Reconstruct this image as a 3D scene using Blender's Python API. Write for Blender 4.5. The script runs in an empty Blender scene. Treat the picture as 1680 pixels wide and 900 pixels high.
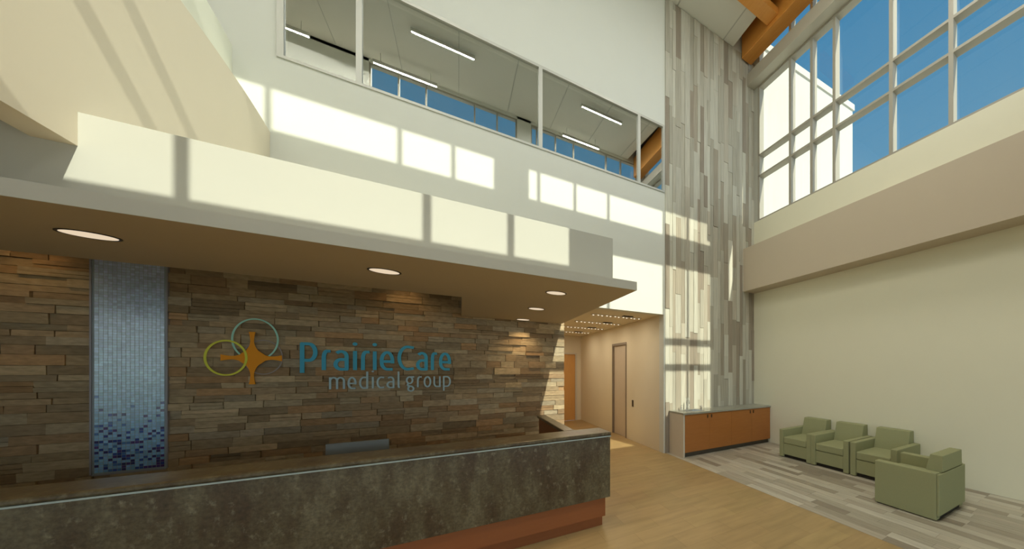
import bpy, bmesh, math, random
from mathutils import Vector, Matrix

# ------------------------------------------------------------------ camera, world, sun, exposure
SC = bpy.context.scene
COL = SC.collection
R = math.radians
cam_d = bpy.data.cameras.new('camera')
cam_d.sensor_width = 36.0
cam_d.lens = 12.128
cam_d.shift_x = -0.2143
cam_d.shift_y = 0.0929
cam_d.clip_start = 0.02
cam_d.clip_end = 500
cam = bpy.data.objects.new('camera', cam_d)
cam.location = (0, 0, 1.78)
cam.rotation_euler = (R(90), 0, R(-38.364))
COL.objects.link(cam)
SC.camera = cam

world = bpy.data.worlds.new('sky')
SC.world = world
world.use_nodes = True
wn = world.node_tree
for n in list(wn.nodes): wn.nodes.remove(n)
w_out = wn.nodes.new('ShaderNodeOutputWorld')
w_bg = wn.nodes.new('ShaderNodeBackground')
w_tc = wn.nodes.new('ShaderNodeTexCoord')
w_sep = wn.nodes.new('ShaderNodeSeparateXYZ')
w_ramp = wn.nodes.new('ShaderNodeValToRGB')
w_noise = wn.nodes.new('ShaderNodeTexNoise')
w_noise.inputs['Scale'].default_value = 2.5
w_noise.inputs['Detail'].default_value = 4
w_mix = wn.nodes.new('ShaderNodeMix'); w_mix.data_type = 'RGBA'
w_ramp.color_ramp.elements[0].position = 0.0
w_ramp.color_ramp.elements[0].color = (2.5, 2.75, 2.8, 1)
w_e = w_ramp.color_ramp.elements.new(0.18); w_e.color = (0.95, 1.25, 1.45, 1)
w_e = w_ramp.color_ramp.elements.new(0.42); w_e.color = (0.13, 0.33, 0.50, 1)
w_ramp.color_ramp.elements[-1].position = 0.75
w_ramp.color_ramp.elements[-1].color = (0.048, 0.235, 0.44, 1)
wn.links.new(w_tc.outputs['Generated'], w_sep.inputs[0])
wn.links.new(w_sep.outputs['Z'], w_ramp.inputs[0])
wn.links.new(w_tc.outputs['Generated'], w_noise.inputs['Vector'])
w_mr = wn.nodes.new('ShaderNodeMapRange')
w_mr.inputs['From Min'].default_value = 0.5; w_mr.inputs['From Max'].default_value = 0.8
w_mr.inputs['To Min'].default_value = 0.0; w_mr.inputs['To Max'].default_value = 0.25
wn.links.new(w_noise.outputs['Fac'], w_mr.inputs['Value'])
wn.links.new(w_mr.outputs['Result'], w_mix.inputs['Factor'])
wn.links.new(w_ramp.outputs[0], w_mix.inputs['A'])
w_mix.inputs['B'].default_value = (0.19, 0.34, 0.49, 1)
wn.links.new(w_mix.outputs['Result'], w_bg.inputs['Color'])
w_bg.inputs['Strength'].default_value = 1.0
wn.links.new(w_bg.outputs[0], w_out.inputs[0])

SUN_DIR = Vector((-0.153, 1.0, -0.715))
sun_d = bpy.data.lights.new('sun', 'SUN')
sun_d.energy = 5.0
sun_d.angle = R(0.35)
sun_d.color = (1.0, 0.955, 0.76)
sun = bpy.data.objects.new('sun', sun_d)
sun.rotation_euler = SUN_DIR.to_track_quat('-Z', 'Y').to_euler()
sun.location = (3, -10, 20)
COL.objects.link(sun)

SC.view_settings.view_transform = 'Standard'
SC.view_settings.look = 'None'
SC.view_settings.exposure = 0.0
SC.view_settings.gamma = 1.0
SC.view_settings.use_curve_mapping = False
try:
    SC.cycles.max_bounces = 12
    SC.cycles.diffuse_bounces = 7
    SC.cycles.transparent_max_bounces = 16
    SC.cycles.sample_clamp_indirect = 6
    SC.cycles.use_denoising = True
except Exception:
    pass

# ------------------------------------------------------------------ helpers
def link(o, parent=None):
    COL.objects.link(o)
    if parent is not None: o.parent = parent
    return o

def tag(o, label=None, cat=None, group=None, kind=None):
    if label: o['label'] = label
    if cat: o['category'] = cat
    if group: o['group'] = group
    if kind: o['kind'] = kind
    return o

def empty(name, loc, rz=0.0):
    o = bpy.data.objects.new(name, None)
    o.location = loc; o.rotation_euler = (0, 0, rz)
    o.empty_display_size = 0.1
    return link(o)

def add_box(bm, a, b, bev=0.0, seg=2):
    x0, y0, z0 = a; x1, y1, z1 = b
    m = Matrix.Translation(((x0+x1)/2, (y0+y1)/2, (z0+z1)/2)) @ Matrix.Diagonal((abs(x1-x0), abs(y1-y0), abs(z1-z0), 1))
    r = bmesh.ops.create_cube(bm, size=1.0, matrix=m)
    if bev > 0:
        es = set()
        for v in r['verts']:
            for e in v.link_edges: es.add(e)
        bmesh.ops.bevel(bm, geom=list(es), offset=bev, segments=seg, profile=0.5, affect='EDGES')

def add_cyl(bm, c, r, h, seg=32, r2=None, axis='Z'):
    m = Matrix.Translation(c)
    if axis == 'X': m = m @ Matrix.Rotation(R(90), 4, 'Y')
    if axis == 'Y': m = m @ Matrix.Rotation(R(90), 4, 'X')
    bmesh.ops.create_cone(bm, cap_ends=True, segments=seg, radius1=r, radius2=r if r2 is None else r2, depth=h, matrix=m)

def add_ring(bm, c, ri, ro, z0, z1, seg=48):
    vs = []
    for i in range(seg):
        a = 2*math.pi*i/seg; ca, sa = math.cos(a), math.sin(a)
        vs.append([bm.verts.new((c[0]+r*ca, c[1]+r*sa, z)) for r, z in ((ri, z0), (ro, z0), (ro, z1), (ri, z1))])
    for i in range(seg):
        p, q = vs[i], vs[(i+1) % seg]
        for k in range(4):
            bm.faces.new((p[k], q[k], q[(k+1) % 4], p[(k+1) % 4]))

def add_tube(bm, pts, r, seg=10):
    pts = [Vector(p) for p in pts]
    rings = []
    for i, p in enumerate(pts):
        d = (pts[min(i+1, len(pts)-1)] - pts[max(i-1, 0)]).normalized()
        up = Vector((0, 0, 1)) if abs(d.z) < 0.9 else Vector((1, 0, 0))
        s = d.cross(up).normalized(); t = s.cross(d)
        rings.append([bm.verts.new(p + r*(math.cos(2*math.pi*k/seg)*s + math.sin(2*math.pi*k/seg)*t)) for k in range(seg)])
    for a, b in zip(rings, rings[1:]):
        for k in range(seg):
            bm.faces.new((a[k], a[(k+1) % seg], b[(k+1) % seg], b[k]))
    bm.faces.new(rings[0][::-1]); bm.faces.new(rings[-1])

def obj(name, bm, mat, parent=None, smooth=False):
    bmesh.ops.recalc_face_normals(bm, faces=bm.faces[:])
    me = bpy.data.meshes.new(name)
    bm.to_mesh(me); bm.free()
    if mat is not None: me.materials.append(mat)
    if smooth:
        for p in me.polygons: p.use_smooth = True
    o = bpy.data.objects.new(name, me)
    return link(o, parent)

def box(name, a, b, mat, parent=None, bev=0.0):
    bm = bmesh.new(); add_box(bm, a, b, bev)
    return obj(name, bm, mat, parent)

def boxes(name, lst, mat, parent=None, bev=0.0):
    bm = bmesh.new()
    for a, b in lst: add_box(bm, a, b, bev)
    return obj(name, bm, mat, parent)

def recenter(o, loc):
    "put the origin of a single-mesh thing at loc (its mesh is in world coordinates)"
    o.data.transform(Matrix.Translation(-Vector(loc))); o.location = loc
    return o

# ------------------------------------------------------------------ materials
def new_mat(name):
    m = bpy.data.materials.new(name); m.use_nodes = True
    return m, m.node_tree, m.node_tree.nodes['Principled BSDF']

def plain(name, col, rough=0.6, metal=0.0, spec=0.5, var=0.04, scale=6.0, bump=0.0):
    m, t, p = new_mat(name)
    p.inputs['Roughness'].default_value = rough
    p.inputs['Metallic'].default_value = metal
    p.inputs['Specular IOR Level'].default_value = spec
    tc = t.nodes.new('ShaderNodeTexCoord'); no = t.nodes.new('ShaderNodeTexNoise')
    no.inputs['Scale'].default_value = scale; no.inputs['Detail'].default_value = 3
    t.links.new(tc.outputs['Object'], no.inputs['Vector'])
    mx = t.nodes.new('ShaderNodeMix'); mx.data_type = 'RGBA'
    mx.inputs['A'].default_value = tuple(c*(1-var) for c in col)+(1,)
    mx.inputs['B'].default_value = tuple(min(1, c*(1+var)) for c in col)+(1,)
    t.links.new(no.outputs['Fac'], mx.inputs['Factor'])
    t.links.new(mx.outputs['Result'], p.inputs['Base Color'])
    if bump:
        b = t.nodes.new('ShaderNodeBump'); b.inputs['Strength'].default_value = bump
        b.inputs['Distance'].default_value = 0.002
        t.links.new(no.outputs['Fac'], b.inputs['Height']); t.links.new(b.outputs[0], p.inputs['Normal'])
    return m

def grainy(name, col_a, col_b, stretch=(1, 1, 1), scale=8, rough=0.4, spec=0.5):
    "wood with a grain running along the axis that has the smallest stretch"
    m, t, p = new_mat(name)
    p.inputs['Roughness'].default_value = rough; p.inputs['Specular IOR Level'].default_value = spec
    tc = t.nodes.new('ShaderNodeTexCoord'); mp = t.nodes.new('ShaderNodeMapping')
    mp.inputs['Scale'].default_value = stretch
    no = t.nodes.new('ShaderNodeTexNoise'); no.inputs['Scale'].default_value = scale
    no.inputs['Detail'].default_value = 5; no.inputs['Distortion'].default_value = 0.4
    mx = t.nodes.new('ShaderNodeMix'); mx.data_type = 'RGBA'
    mx.inputs['A'].default_value = col_a+(1,); mx.inputs['B'].default_value = col_b+(1,)
    t.links.new(tc.outputs['Object'], mp.inputs['Vector']); t.links.new(mp.outputs[0], no.inputs['Vector'])
    t.links.new(no.outputs['Fac'], mx.inputs['Factor']); t.links.new(mx.outputs['Result'], p.inputs['Base Color'])
    return m

def attr_mat(name, rough=0.6, spec=0.4, stretch=(1, 1, 1), scale=10, lo=0.82, hi=1.15, bump=0.0):
    "colour comes per stone, plank or tile from the mesh, with a fine grain over it"
    m, t, p = new_mat(name)
    p.inputs['Roughness'].default_value = rough; p.inputs['Specular IOR Level'].default_value = spec
    at = t.nodes.new('ShaderNodeAttribute'); at.attribute_name = 'Col'
    tc = t.nodes.new('ShaderNodeTexCoord'); mp = t.nodes.new('ShaderNodeMapping')
    mp.inputs['Scale'].default_value = stretch
    no = t.nodes.new('ShaderNodeTexNoise'); no.inputs['Scale'].default_value = scale
    no.inputs['Detail'].default_value = 5
    mr = t.nodes.new('ShaderNodeMapRange')
    mr.inputs['From Min'].default_value = 0.25; mr.inputs['From Max'].default_value = 0.75
    mr.inputs['To Min'].default_value = lo; mr.inputs['To Max'].default_value = hi
    ml = t.nodes.new('ShaderNodeVectorMath'); ml.operation = 'SCALE'
    t.links.new(tc.outputs['Object'], mp.inputs['Vector']); t.links.new(mp.outputs[0], no.inputs['Vector'])
    t.links.new(no.outputs['Fac'], mr.inputs['Value'])
    t.links.new(at.outputs['Color'], ml.inputs[0]); t.links.new(mr.outputs['Result'], ml.inputs['Scale'])
    t.links.new(ml.outputs['Vector'], p.inputs['Base Color'])
    if bump:
        b = t.nodes.new('ShaderNodeBump'); b.inputs['Strength'].default_value = bump
        b.inputs['Distance'].default_value = 0.006
        t.links.new(no.outputs['Fac'], b.inputs['Height']); t.links.new(b.outputs[0], p.inputs['Normal'])
    return m

def glow(name, col, s):
    m = bpy.data.materials.new(name); m.use_nodes = True
    t = m.node_tree
    for n in list(t.nodes): t.nodes.remove(n)
    e = t.nodes.new('ShaderNodeEmission'); o = t.nodes.new('ShaderNodeOutputMaterial')
    e.inputs['Color'].default_value = col+(1,); e.inputs['Strength'].default_value = s
    t.links.new(e.outputs[0], o.inputs[0])
    return m

def glass(name, refl, tint):
    m = bpy.data.materials.new(name); m.use_nodes = True
    t = m.node_tree
    for n in list(t.nodes): t.nodes.remove(n)
    o = t.nodes.new('ShaderNodeOutputMaterial'); mx = t.nodes.new('ShaderNodeMixShader')
    tr = t.nodes.new('ShaderNodeBsdfTransparent'); gl = t.nodes.new('ShaderNodeBsdfGlossy')
    tr.inputs['Color'].default_value = tint+(1,); gl.inputs['Roughness'].default_value = 0.0
    gl.inputs['Color'].default_value = (0.95, 0.97, 0.97, 1)
    mx.inputs['Fac'].default_value = refl
    t.links.new(tr.outputs[0], mx.inputs[1]); t.links.new(gl.outputs[0], mx.inputs[2])
    t.links.new(mx.outputs[0], o.inputs[0])
    return m

def stone_desk_mat(rough=0.28):
    m, t, p = new_mat('mottled brown stone')
    p.inputs['Roughness'].default_value = rough
    tc = t.nodes.new('ShaderNodeTexCoord')
    def noise(scale, det, st=(1, 1, 1)):
        mp = t.nodes.new('ShaderNodeMapping'); mp.inputs['Scale'].default_value = st
        n = t.nodes.new('ShaderNodeTexNoise'); n.inputs['Scale'].default_value = scale; n.inputs['Detail'].default_value = det
        n.inputs['Roughness'].default_value = 0.65
        t.links.new(tc.outputs['Object'], mp.inputs['Vector']); t.links.new(mp.outputs[0], n.inputs['Vector'])
        return n
    n1 = noise(4.2, 9, (1.7, 1, 0.55)); n2 = noise(42, 6); n3 = noise(17, 8, (1.3, 1, 0.8))
    r1 = t.nodes.new('ShaderNodeValToRGB'); e = r1.color_ramp.elements
    e[0].position = 0.34; e[0].color = (0.070, 0.042, 0.020, 1)
    e[1].position = 0.66; e[1].color = (0.165, 0.140, 0.085, 1)
    x = e.new(0.5); x.color = (0.108, 0.084, 0.045, 1)
    t.links.new(n1.outputs['Fac'], r1.inputs[0])
    r2 = t.nodes.new('ShaderNodeValToRGB'); e = r2.color_ramp.elements
    e[0].position = 0.56; e[0].color = (0, 0, 0, 1); e[1].position = 0.72; e[1].color = (1, 1, 1, 1)
    t.links.new(n3.outputs['Fac'], r2.inputs[0])
    mx = t.nodes.new('ShaderNodeMix'); mx.data_type = 'RGBA'; mx.inputs['B'].default_value = (0.24, 0.21, 0.14, 1)
    t.links.new(r2.outputs[0], mx.inputs['Factor']); t.links.new(r1.outputs[0], mx.inputs['A'])
    r3 = t.nodes.new('ShaderNodeValToRGB'); e = r3.color_ramp.elements
    e[0].position = 0.30; e[0].color = (0.45, 0.45, 0.42, 1); e[1].position = 0.62; e[1].color = (1.15, 1.15, 1.1, 1)
    t.links.new(n2.outputs['Fac'], r3.inputs[0])
    mu = t.nodes.new('ShaderNodeMix'); mu.data_type = 'RGBA'; mu.blend_type = 'MULTIPLY'; mu.inputs['Factor'].default_value = 0.8
    t.links.new(mx.outputs['Result'], mu.inputs['A']); t.links.new(r3.outputs[0], mu.inputs['B'])
    t.links.new(mu.outputs['Result'], p.inputs['Base Color'])
    return m

WHITE = plain('off-white wall paint', (0.67, 0.68, 0.62), 0.75, var=0.015, scale=3)
CREAM = plain('cream wall paint', (0.78, 0.755, 0.595), 0.75, var=0.015, scale=3)
TAUPE = plain('taupe wall paint', (0.56, 0.48, 0.37), 0.7, var=0.015, scale=3)
DRUM = plain('pale plaster', (0.76, 0.69, 0.55), 0.75, var=0.015, scale=3)
SOFFIT = plain('warm-lit soffit paint', (0.60, 0.50, 0.34), 0.7, var=0.015, scale=3)  # same paint as the canopy edge, with warm bounce light put into the colour
CEIL = plain('ceiling panel grey', (0.70, 0.69, 0.62), 0.8, var=0.03, scale=2)
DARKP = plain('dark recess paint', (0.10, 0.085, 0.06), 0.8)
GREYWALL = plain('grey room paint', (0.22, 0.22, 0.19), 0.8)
HALLP = plain('tan hall paint', (0.74, 0.66, 0.50), 0.7, var=0.015, scale=3)
FRAMEL = plain('sunlit-tone window metal', (0.48, 0.45, 0.375), 0.5, var=0.02)  # window metal lightened for the sun reflected onto the beam's underside
FRAME = plain('anodised window metal', (0.37, 0.345, 0.285), 0.5, metal=0.0, var=0.02)
FRAMEG = plain('grey window metal', (0.50, 0.50, 0.45), 0.4, metal=0.2, var=0.02)
TIMBER = grainy('orange timber', (0.66, 0.27, 0.045), (0.78, 0.36, 0.08), (6, 0.5, 6), 5, 0.45)
CABWOOD = grainy('cherry veneer', (0.34, 0.125, 0.028), (0.42, 0.165, 0.04), (0.6, 1, 5), 9, 0.38)
DESKWOOD = grainy('red-brown veneer', (0.27, 0.085, 0.024), (0.33, 0.11, 0.032), (0.4, 1, 5), 9, 0.4)
DOORWOOD = grainy('honey veneer', (0.60, 0.30, 0.075), (0.70, 0.37, 0.10), (5, 5, 0.4), 8, 0.4)
LAMI = plain('light laminate', (0.62, 0.56, 0.46), 0.5)
COUNTER = plain('grey-green counter', (0.33, 0.33, 0.27), 0.22, var=0.1, scale=30)
STEEL = plain('brushed steel', (0.72, 0.73, 0.72), 0.18, metal=0.9, var=0.03)
DARKM = plain('dark bronze pull', (0.06, 0.04, 0.02), 0.4, metal=0.4)
SAGE = plain('sage upholstery', (0.315, 0.32, 0.175), 0.85, spec=0.2, var=0.05, scale=60, bump=0.1)
BLACK = plain('black base', (0.012, 0.010, 0.006), 0.6)
TAUPEDOOR = plain('taupe door', (0.60, 0.51, 0.40), 0.5)
DARKFRAME = plain('dark door frame', (0.24, 0.19, 0.14), 0.5)
GREYTOP = plain('blue-grey laminate', (0.13, 0.15, 0.155), 0.4)
GREYWORK = plain('grey work surface', (0.18, 0.165, 0.14), 0.5)
EXTW = plain('white exterior panel', (0.60, 0.595, 0.53), 0.8, var=0.01, scale=1)
GROUND = plain('pale concrete', (0.58, 0.55, 0.48), 0.9, var=0.06, scale=0.5)
CLEAR = glass('clear window glass', 0.05, (0.97, 0.99, 1.0))
MIRRORY = glass('reflective interior glass', 0.50, (0.75, 0.80, 0.78))
TEAL = plain('teal sign enamel', (0.10, 0.50, 0.74), 0.7, spec=0.15)
PALEB = plain('pale blue-grey sign enamel', (0.48, 0.66, 0.74), 0.7, spec=0.15)
AQUA = plain('aqua sign enamel', (0.50, 0.90, 0.78), 0.7, spec=0.15)
LIME = plain('lime sign enamel', (0.86, 0.88, 0.12), 0.7, spec=0.15)
GREYS = plain('grey sign enamel', (0.40, 0.35, 0.33), 0.6)
ORANGE = plain('orange sign enamel', (1.0, 0.40, 0.04), 0.7, spec=0.1)
STONE = attr_mat('ledge stone', 0.85, 0.25, (1, 1, 2.5), 16, 0.78, 1.2, bump=0.6)
MOSAIC = attr_mat('glass mosaic', 0.16, 1.0, (1, 1, 1), 40, 0.85, 1.15)
BARN = attr_mat('weathered grey boards', 0.75, 0.25, (14, 1, 0.6), 3, 0.82, 1.15, bump=0.15)
PLANK = attr_mat('grey floor planks', 0.42, 0.4, (14, 0.7, 1), 3, 0.82, 1.15)
TILE = attr_mat('tan floor tiles', 0.40, 0.4, (1.0, 5, 1), 2.2, 0.86, 1.10)
GRANITE = stone_desk_mat()
POLISHED = stone_desk_mat(0.32)
LENS = glow('lamp lens', (1.0, 0.80, 0.56), 0.80)
TUBE = glow('linear lamp lens', (1.0, 0.90, 0.72), 2.6)
SPARK = glow('hall lamp lens', (1.0, 0.88, 0.62), 1.1)

# mesh of many boxes or tiles with one colour each, kept as one surface
def col_boxes(name, items, mat, parent=None, jitter=0.0, seed=1):
    rnd = random.Random(seed)
    vs, fs, cs = [], [], []
    for (a, b, c) in items:
        x0, y0, z0 = a; x1, y1, z1 = b
        i = len(vs)
        P = [(x0,y0,z0),(x1,y0,z0),(x1,y1,z0),(x0,y1,z0),(x0,y0,z1),(x1,y0,z1),(x1,y1,z1),(x0,y1,z1)]
        if jitter:
            P = [(p[0]+rnd.uniform(-jitter, jitter), p[1]+(rnd.uniform(-jitter, jitter) if p[1] == y0 else 0), p[2]+rnd.uniform(-jitter, jitter)*0.7) for p in P]
        vs += P
        for f in ((0,3,2,1),(4,5,6,7),(0,1,5,4),(1,2,6,5),(2,3,7,6),(3,0,4,7)):
            fs.append(tuple(i+k for k in f)); cs.append(c)
    return _colmesh(name, vs, fs, cs, mat, parent)

def col_quads(name, items, mat, parent=None):
    vs, fs, cs = [], [], []
    for (P, c) in items:
        i = len(vs); vs += P; fs.append((i, i+1, i+2, i+3)); cs.append(c)
    return _colmesh(name, vs, fs, cs, mat, parent)

def _colmesh(name, vs, fs, cs, mat, parent):
    me = bpy.data.meshes.new(name); me.from_pydata(vs, [], fs); me.update()
    ca = me.color_attributes.new('Col', 'FLOAT_COLOR', 'CORNER')
    k = 0
    for f, c in zip(fs, cs):
        for _ in f:
            ca.data[k].color = (c[0], c[1], c[2], 1); k += 1
    me.materials.append(mat)
    o = bpy.data.objects.new(name, me)
    return link(o, parent)

# ------------------------------------------------------------------ main dimensions (metres; x right, y into the room)
WB = 6.663           # back wall face
XR = 6.0             # right wall face
XH = 3.43            # hall right wall / start of timber boards
YF = -0.05           # clerestory wall inner face
def zc(y): return 10.2 - 0.069*(y-YF)

# ------------------------------------------------------------------ floor
rnd = random.Random(7)
items = []
XE = 3.475
tw, tl = 0.30, 0.60
y = -6.0; row = 0
tan = (0.42, 0.29, 0.13)
while y < 13.0:
    x = -6.0 - (0.3 if row % 2 else 0)
    while x < XE:
        x0, x1 = max(x, -6.0), min(x+tl, XE)
        if x1 > x0 and not (y > WB and x1 < 0.5):
            k = rnd.uniform(0.94, 1.06)
            g = 0.0012
            items.append(([(x0+g, y+g, 0), (x1-g, y+g, 0), (x1-g, min(y+tw, 13)-g, 0), (x0+g, min(y+tw, 13)-g, 0)], (tan[0]*k, tan[1]*k*rnd.uniform(.98, 1.02), tan[2]*k)))
        x += tl
    y += tw; row += 1
# the joints
items.append(([(-6.2, -6.2, -0.002), (XE, -6.2, -0.002), (XE, 13.2, -0.002), (-6.2, 13.2, -0.002)], (0.27, 0.18, 0.08)))
fl = col_quads('floor', items, TILE); tag(fl, kind='structure')
items = []
pal = [(0.40, 0.36, 0.28), (0.48, 0.44, 0.35), (0.34, 0.295, 0.225), (0.53, 0.49, 0.40), (0.43, 0.38, 0.30), (0.50, 0.45, 0.355), (0.29, 0.245, 0.185)]
x = XE; 
while x < XR:
    x1 = min(x+0.125, XR)
    y = -6.0 - rnd.uniform(0, 1)
    while y < WB:
        L = rnd.uniform(0.5, 1.3); y1 = min(y+L, WB)
        items.append(([(x+.001, y+.001, 0.0), (x1-.001, y+.001, 0.0), (x1-.001, y1-.001, 0.0), (x+.001, y1-.001, 0.0)], rnd.choice(pal)))
        y = y1
    x = x1
items.append(([(XE, -6.2, -0.002), (XR, -6.2, -0.002), (XR, WB, -0.002), (XE, WB, -0.002)], (0.10, 0.085, 0.06)))
fp = col_quads('floor_planks', items, PLANK); tag(fp, kind='structure')
g = box('floor_subbase', (-60, -60, -0.5), (60, 60, -0.02), GROUND); tag(g, kind='structure')

# ------------------------------------------------------------------ walls
WT = 0.2
# back wall with the long interior window and the hall opening
WX0, WX1, WZ0, WZ1 = -1.715, XH+0.015, 5.55, 6.98
wb = boxes('wall_back', [
    ((-6.0, WB, 2.95), (WX0, WB+WT, 10.6)),
    ((WX0, WB, 2.955), (WX1, WB+WT, WZ0)),
    ((WX0, WB, WZ1), (WX1, WB+WT, 10.6)),
    ((WX1, WB, 2.955), (XR+0.3, WB+WT, 10.6)),
    ((XH, WB, 0), (XR+0.3, WB+WT, 2.955)),
], WHITE); tag(wb, kind='structure')
# stone wall
rnd = random.Random(11)
items = []
spal = [(0.36, 0.27, 0.165), (0.42, 0.32, 0.20), (0.33, 0.23, 0.135), (0.40, 0.33, 0.22), (0.45, 0.36, 0.23), (0.40, 0.26, 0.14), (0.31, 0.235, 0.145), (0.38, 0.32, 0.225), (0.47, 0.36, 0.22), (0.36, 0.28, 0.18)]
MX0, MX1, MZ0, MZ1 = -2.855, -2.437, 0.735, 2.95
def stones(xa, xb, z0, z1, seed):
    rn = random.Random(seed)
    z = z0
    while z < z1-0.001:
        h = rn.choice((0.060, 0.075, 0.09, 0.105, 0.08))
        if z1-z-h < 0.03: h = z1-z
        x = xa
        first = True
        while x < xb-0.001:
            L = rn.uniform(0.14, 0.42)*(0.5 if first else 1); first = False
            if xb-x-L < 0.08: L = xb-x
            pr = rn.uniform(0.012, 0.045)
            c = rn.choice(spal); k = rn.uniform(0.72, 1.18)
            c = (c[0]*k*1.12, c[1]*k*1.09, c[2]*k*1.05)
            if rn.random() < 0.24 and h > 0.07:
                hh = h*rn.uniform(0.4, 0.6)
                items.append(((x+.0015, WB-pr, z+.0015), (x+L-.0015, WB+.02, z+hh-.0015), c))
                k2 = rn.uniform(.75, 1.2)
                items.append(((x+.0015, WB-pr*rn.uniform(.5, 1.3), z+hh+.0015), (x+L-.0015, WB+.02, z+h-.0015), (c[0]*k2, c[1]*k2, c[2]*k2)))
            else:
                items.append(((x+.0015, WB-pr, z+.0015), (x+L-.0015, WB+.02, z+h-.0015), c))
            x += L
        z += h
stones(-4.6, MX0, 0.0, 3.05, 3)
stones(MX1, 1.471, 0.0, 3.05, 4)
stones(MX0, MX1, 0.0, MZ0, 5)
items.append(((-4.6, WB+.0, 0), (1.465, WB+WT, 3.04), (0.07, 0.045, 0.025)))
ws = col_boxes('wall_stone', items, STONE, jitter=0.0022); tag(ws, kind='structure')
tag(box('wall_back_left', (-6.0, WB, 0), (-4.6, WB+WT, 2.95), CREAM), kind='structure')

# hall
HE = 12.994
hl = boxes('wall_hall_right', [((XH, WB+WT, 0), (XH+.12, 8.726, 2.96)), ((XH, 9.78, 0), (XH+.12, HE, 2.96)), ((XH, 8.726, 2.50), (XH+.12, 9.78, 2.96))], HALLP); tag(hl, kind='structure')
tag(boxes('wall_hall_end', [((0.6, HE, 0), (2.38, HE+.12, 2.96)), ((3.30, HE, 0), (XH+.12, HE+.12, 2.96)), ((2.38, HE, 2.37), (3.30, HE+.12, 2.96))], HALLP), kind='structure')
tag(box('wall_hall_left', (0.6, WB+WT, 0), (0.72, HE, 2.96), HALLP), kind='structure')
tag(box('ceiling_hall', (0.6, WB+WT, 2.96), (XH+.12, HE+.12, 3.06), HALLP), kind='structure')
# hall doors
d1 = empty('door_1', (XH, 9.25, 0)); tag(d1, kind='structure')
def child(o, parent, m=None):
    o.parent = parent; o.matrix_parent_inverse = Matrix.Translation(parent.location).inverted()
    return o
child(box('door_leaf', (XH+.035, 8.79, 0.006), (XH+.085, 9.72, 2.44), TAUPEDOOR), d1)
child(boxes('door_frame', [((XH-.012, 8.726, 0.0), (XH+.10, 8.79, 2.50)), ((XH-.012, 9.72, 0.0), (XH+.10, 9.78, 2.50)), ((XH-.012, 8.79, 2.44), (XH+.10, 9.72, 2.50))], DARKFRAME), d1)
d2 = empty('door_2', (2.84, HE, 0)); tag(d2, kind='structure')
child(box('door_leaf', (2.44, HE+.03, 0.006), (3.24, HE+.08, 2.32), DOORWOOD), d2)
child(boxes('door_frame', [((2.38, HE-.015, 0), (2.44, HE+.1, 2.37)), ((3.24, HE-.015, 0), (3.30, HE+.1, 2.37)), ((2.44, HE-.015, 2.32), (3.24, HE+.1, 2.37))], LAMI), d2)
bm = bmesh.new(); add_tube(bm, [(2.52, HE+.03, 1.0), (2.52, HE-.03, 1.0), (2.63, HE-.03, 1.0)], 0.01)
child(obj('door_handle', bm, STEEL), d2)

# right wall: lower wall, taupe bulkhead, cream band, outer jamb pieces
tag(box('wall_right', (XR, -6.0, 0), (XR+WT, WB, 3.80), CREAM), kind='structure')
tag(box('wall_right_band', (XR, -6.0, 3.80), (XR+WT, WB, 5.575), CREAM), kind='structure')
tag(box('wall_right_bulkhead', (5.635, -6.0, 3.745), (XR-.001, WB-.001, 4.82), TAUPE), kind='structure')
tag(boxes('wall_right_head', [((XR, YF-.2, 10.16), (XR+WT, WB, 10.75)), ((XR, 6.50, 5.575), (XR+WT, WB, 10.16)), ((XR, -0.25, 5.575), (XR+WT, 0.0, 10.16)), ((XR+.02, YF, 9.00), (XR+WT-.02, WB, 9.42))], FRAMEG), kind='structure')
# transom beam on the right window wall
tag(box('trim_1', (5.77, YF, 9.00), (6.03, WB-.001, 9.30), FRAMEL), kind='structure')
# clerestory wall behind the viewpoint, header and the low lobby behind it
FX = [(-6.0, -1.90), (1.53, 1.93), (5.72, 6.2)]
tag(box('wall_front_header', (-6.0, YF-.2, 3.4), (6.2, YF, 5.575), GREYWALL), kind='structure')
tag(boxes('wall_front', [((a, YF-.2, 5.575), (b, YF, 10.2)) for a, b in FX] + [((-6.0, YF-.2, 10.12), (6.2, YF, 10.75)), ((-1.90, YF-.2, 8.98), (5.72, YF-.1, 9.34))], WHITE), kind='structure')
tag(box('trim_2', (-6.0, YF-.1, 8.86), (5.70, YF+.22, 9.30), FRAME), kind='structure')
tag(boxes('wall_left', [((-6.2, YF-.2, 0), (-6.0, WB+WT, 10.75)), ((-6.2, -6.2, 3.3), (-6.0, YF-.2, 10.75))], WHITE), kind='structure')
tag(boxes('wall_lobby', [((-6.0, -6.2, 0), (-5.6, -6.0, 3.4)), ((5.8, -6.2, 0), (6.2, -6.0, 3.4))], CREAM), kind='structure')
LOBBY = True
tag(box('ceiling_lobby', (-6.2, -6.2, 3.4), (6.2, YF-.2, 3.6), WHITE), kind='structure')
# sloping main ceiling, and the high dark strip along the window side
bm = bmesh.new()
y0, y1 = YF-.1, WB+.001
V = [bm.verts.new(p) for p in ((-6.0, y0, zc(y0)), (5.31, y0, zc(y0)), (5.31, y1, zc(y1)), (-6.0, y1, zc(y1)),
     (-6.0, y0, 10.9), (5.31, y0, 10.9), (5.31, y1, 10.9), (-6.0, y1, 10.9))]
for f in ((0,1,2,3),(4,7,6,5),(0,4,5,1),(1,5,6,2),(2,6,7,3),(3,7,4,0)): bm.faces.new([V[i] for i in f])
tag(obj('ceiling', bm, CEIL), kind='structure')
tag(box('ceiling_strip', (5.31, YF-.2, 10.62), (6.2, WB+.2, 10.9), DARKP), kind='structure')
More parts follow.
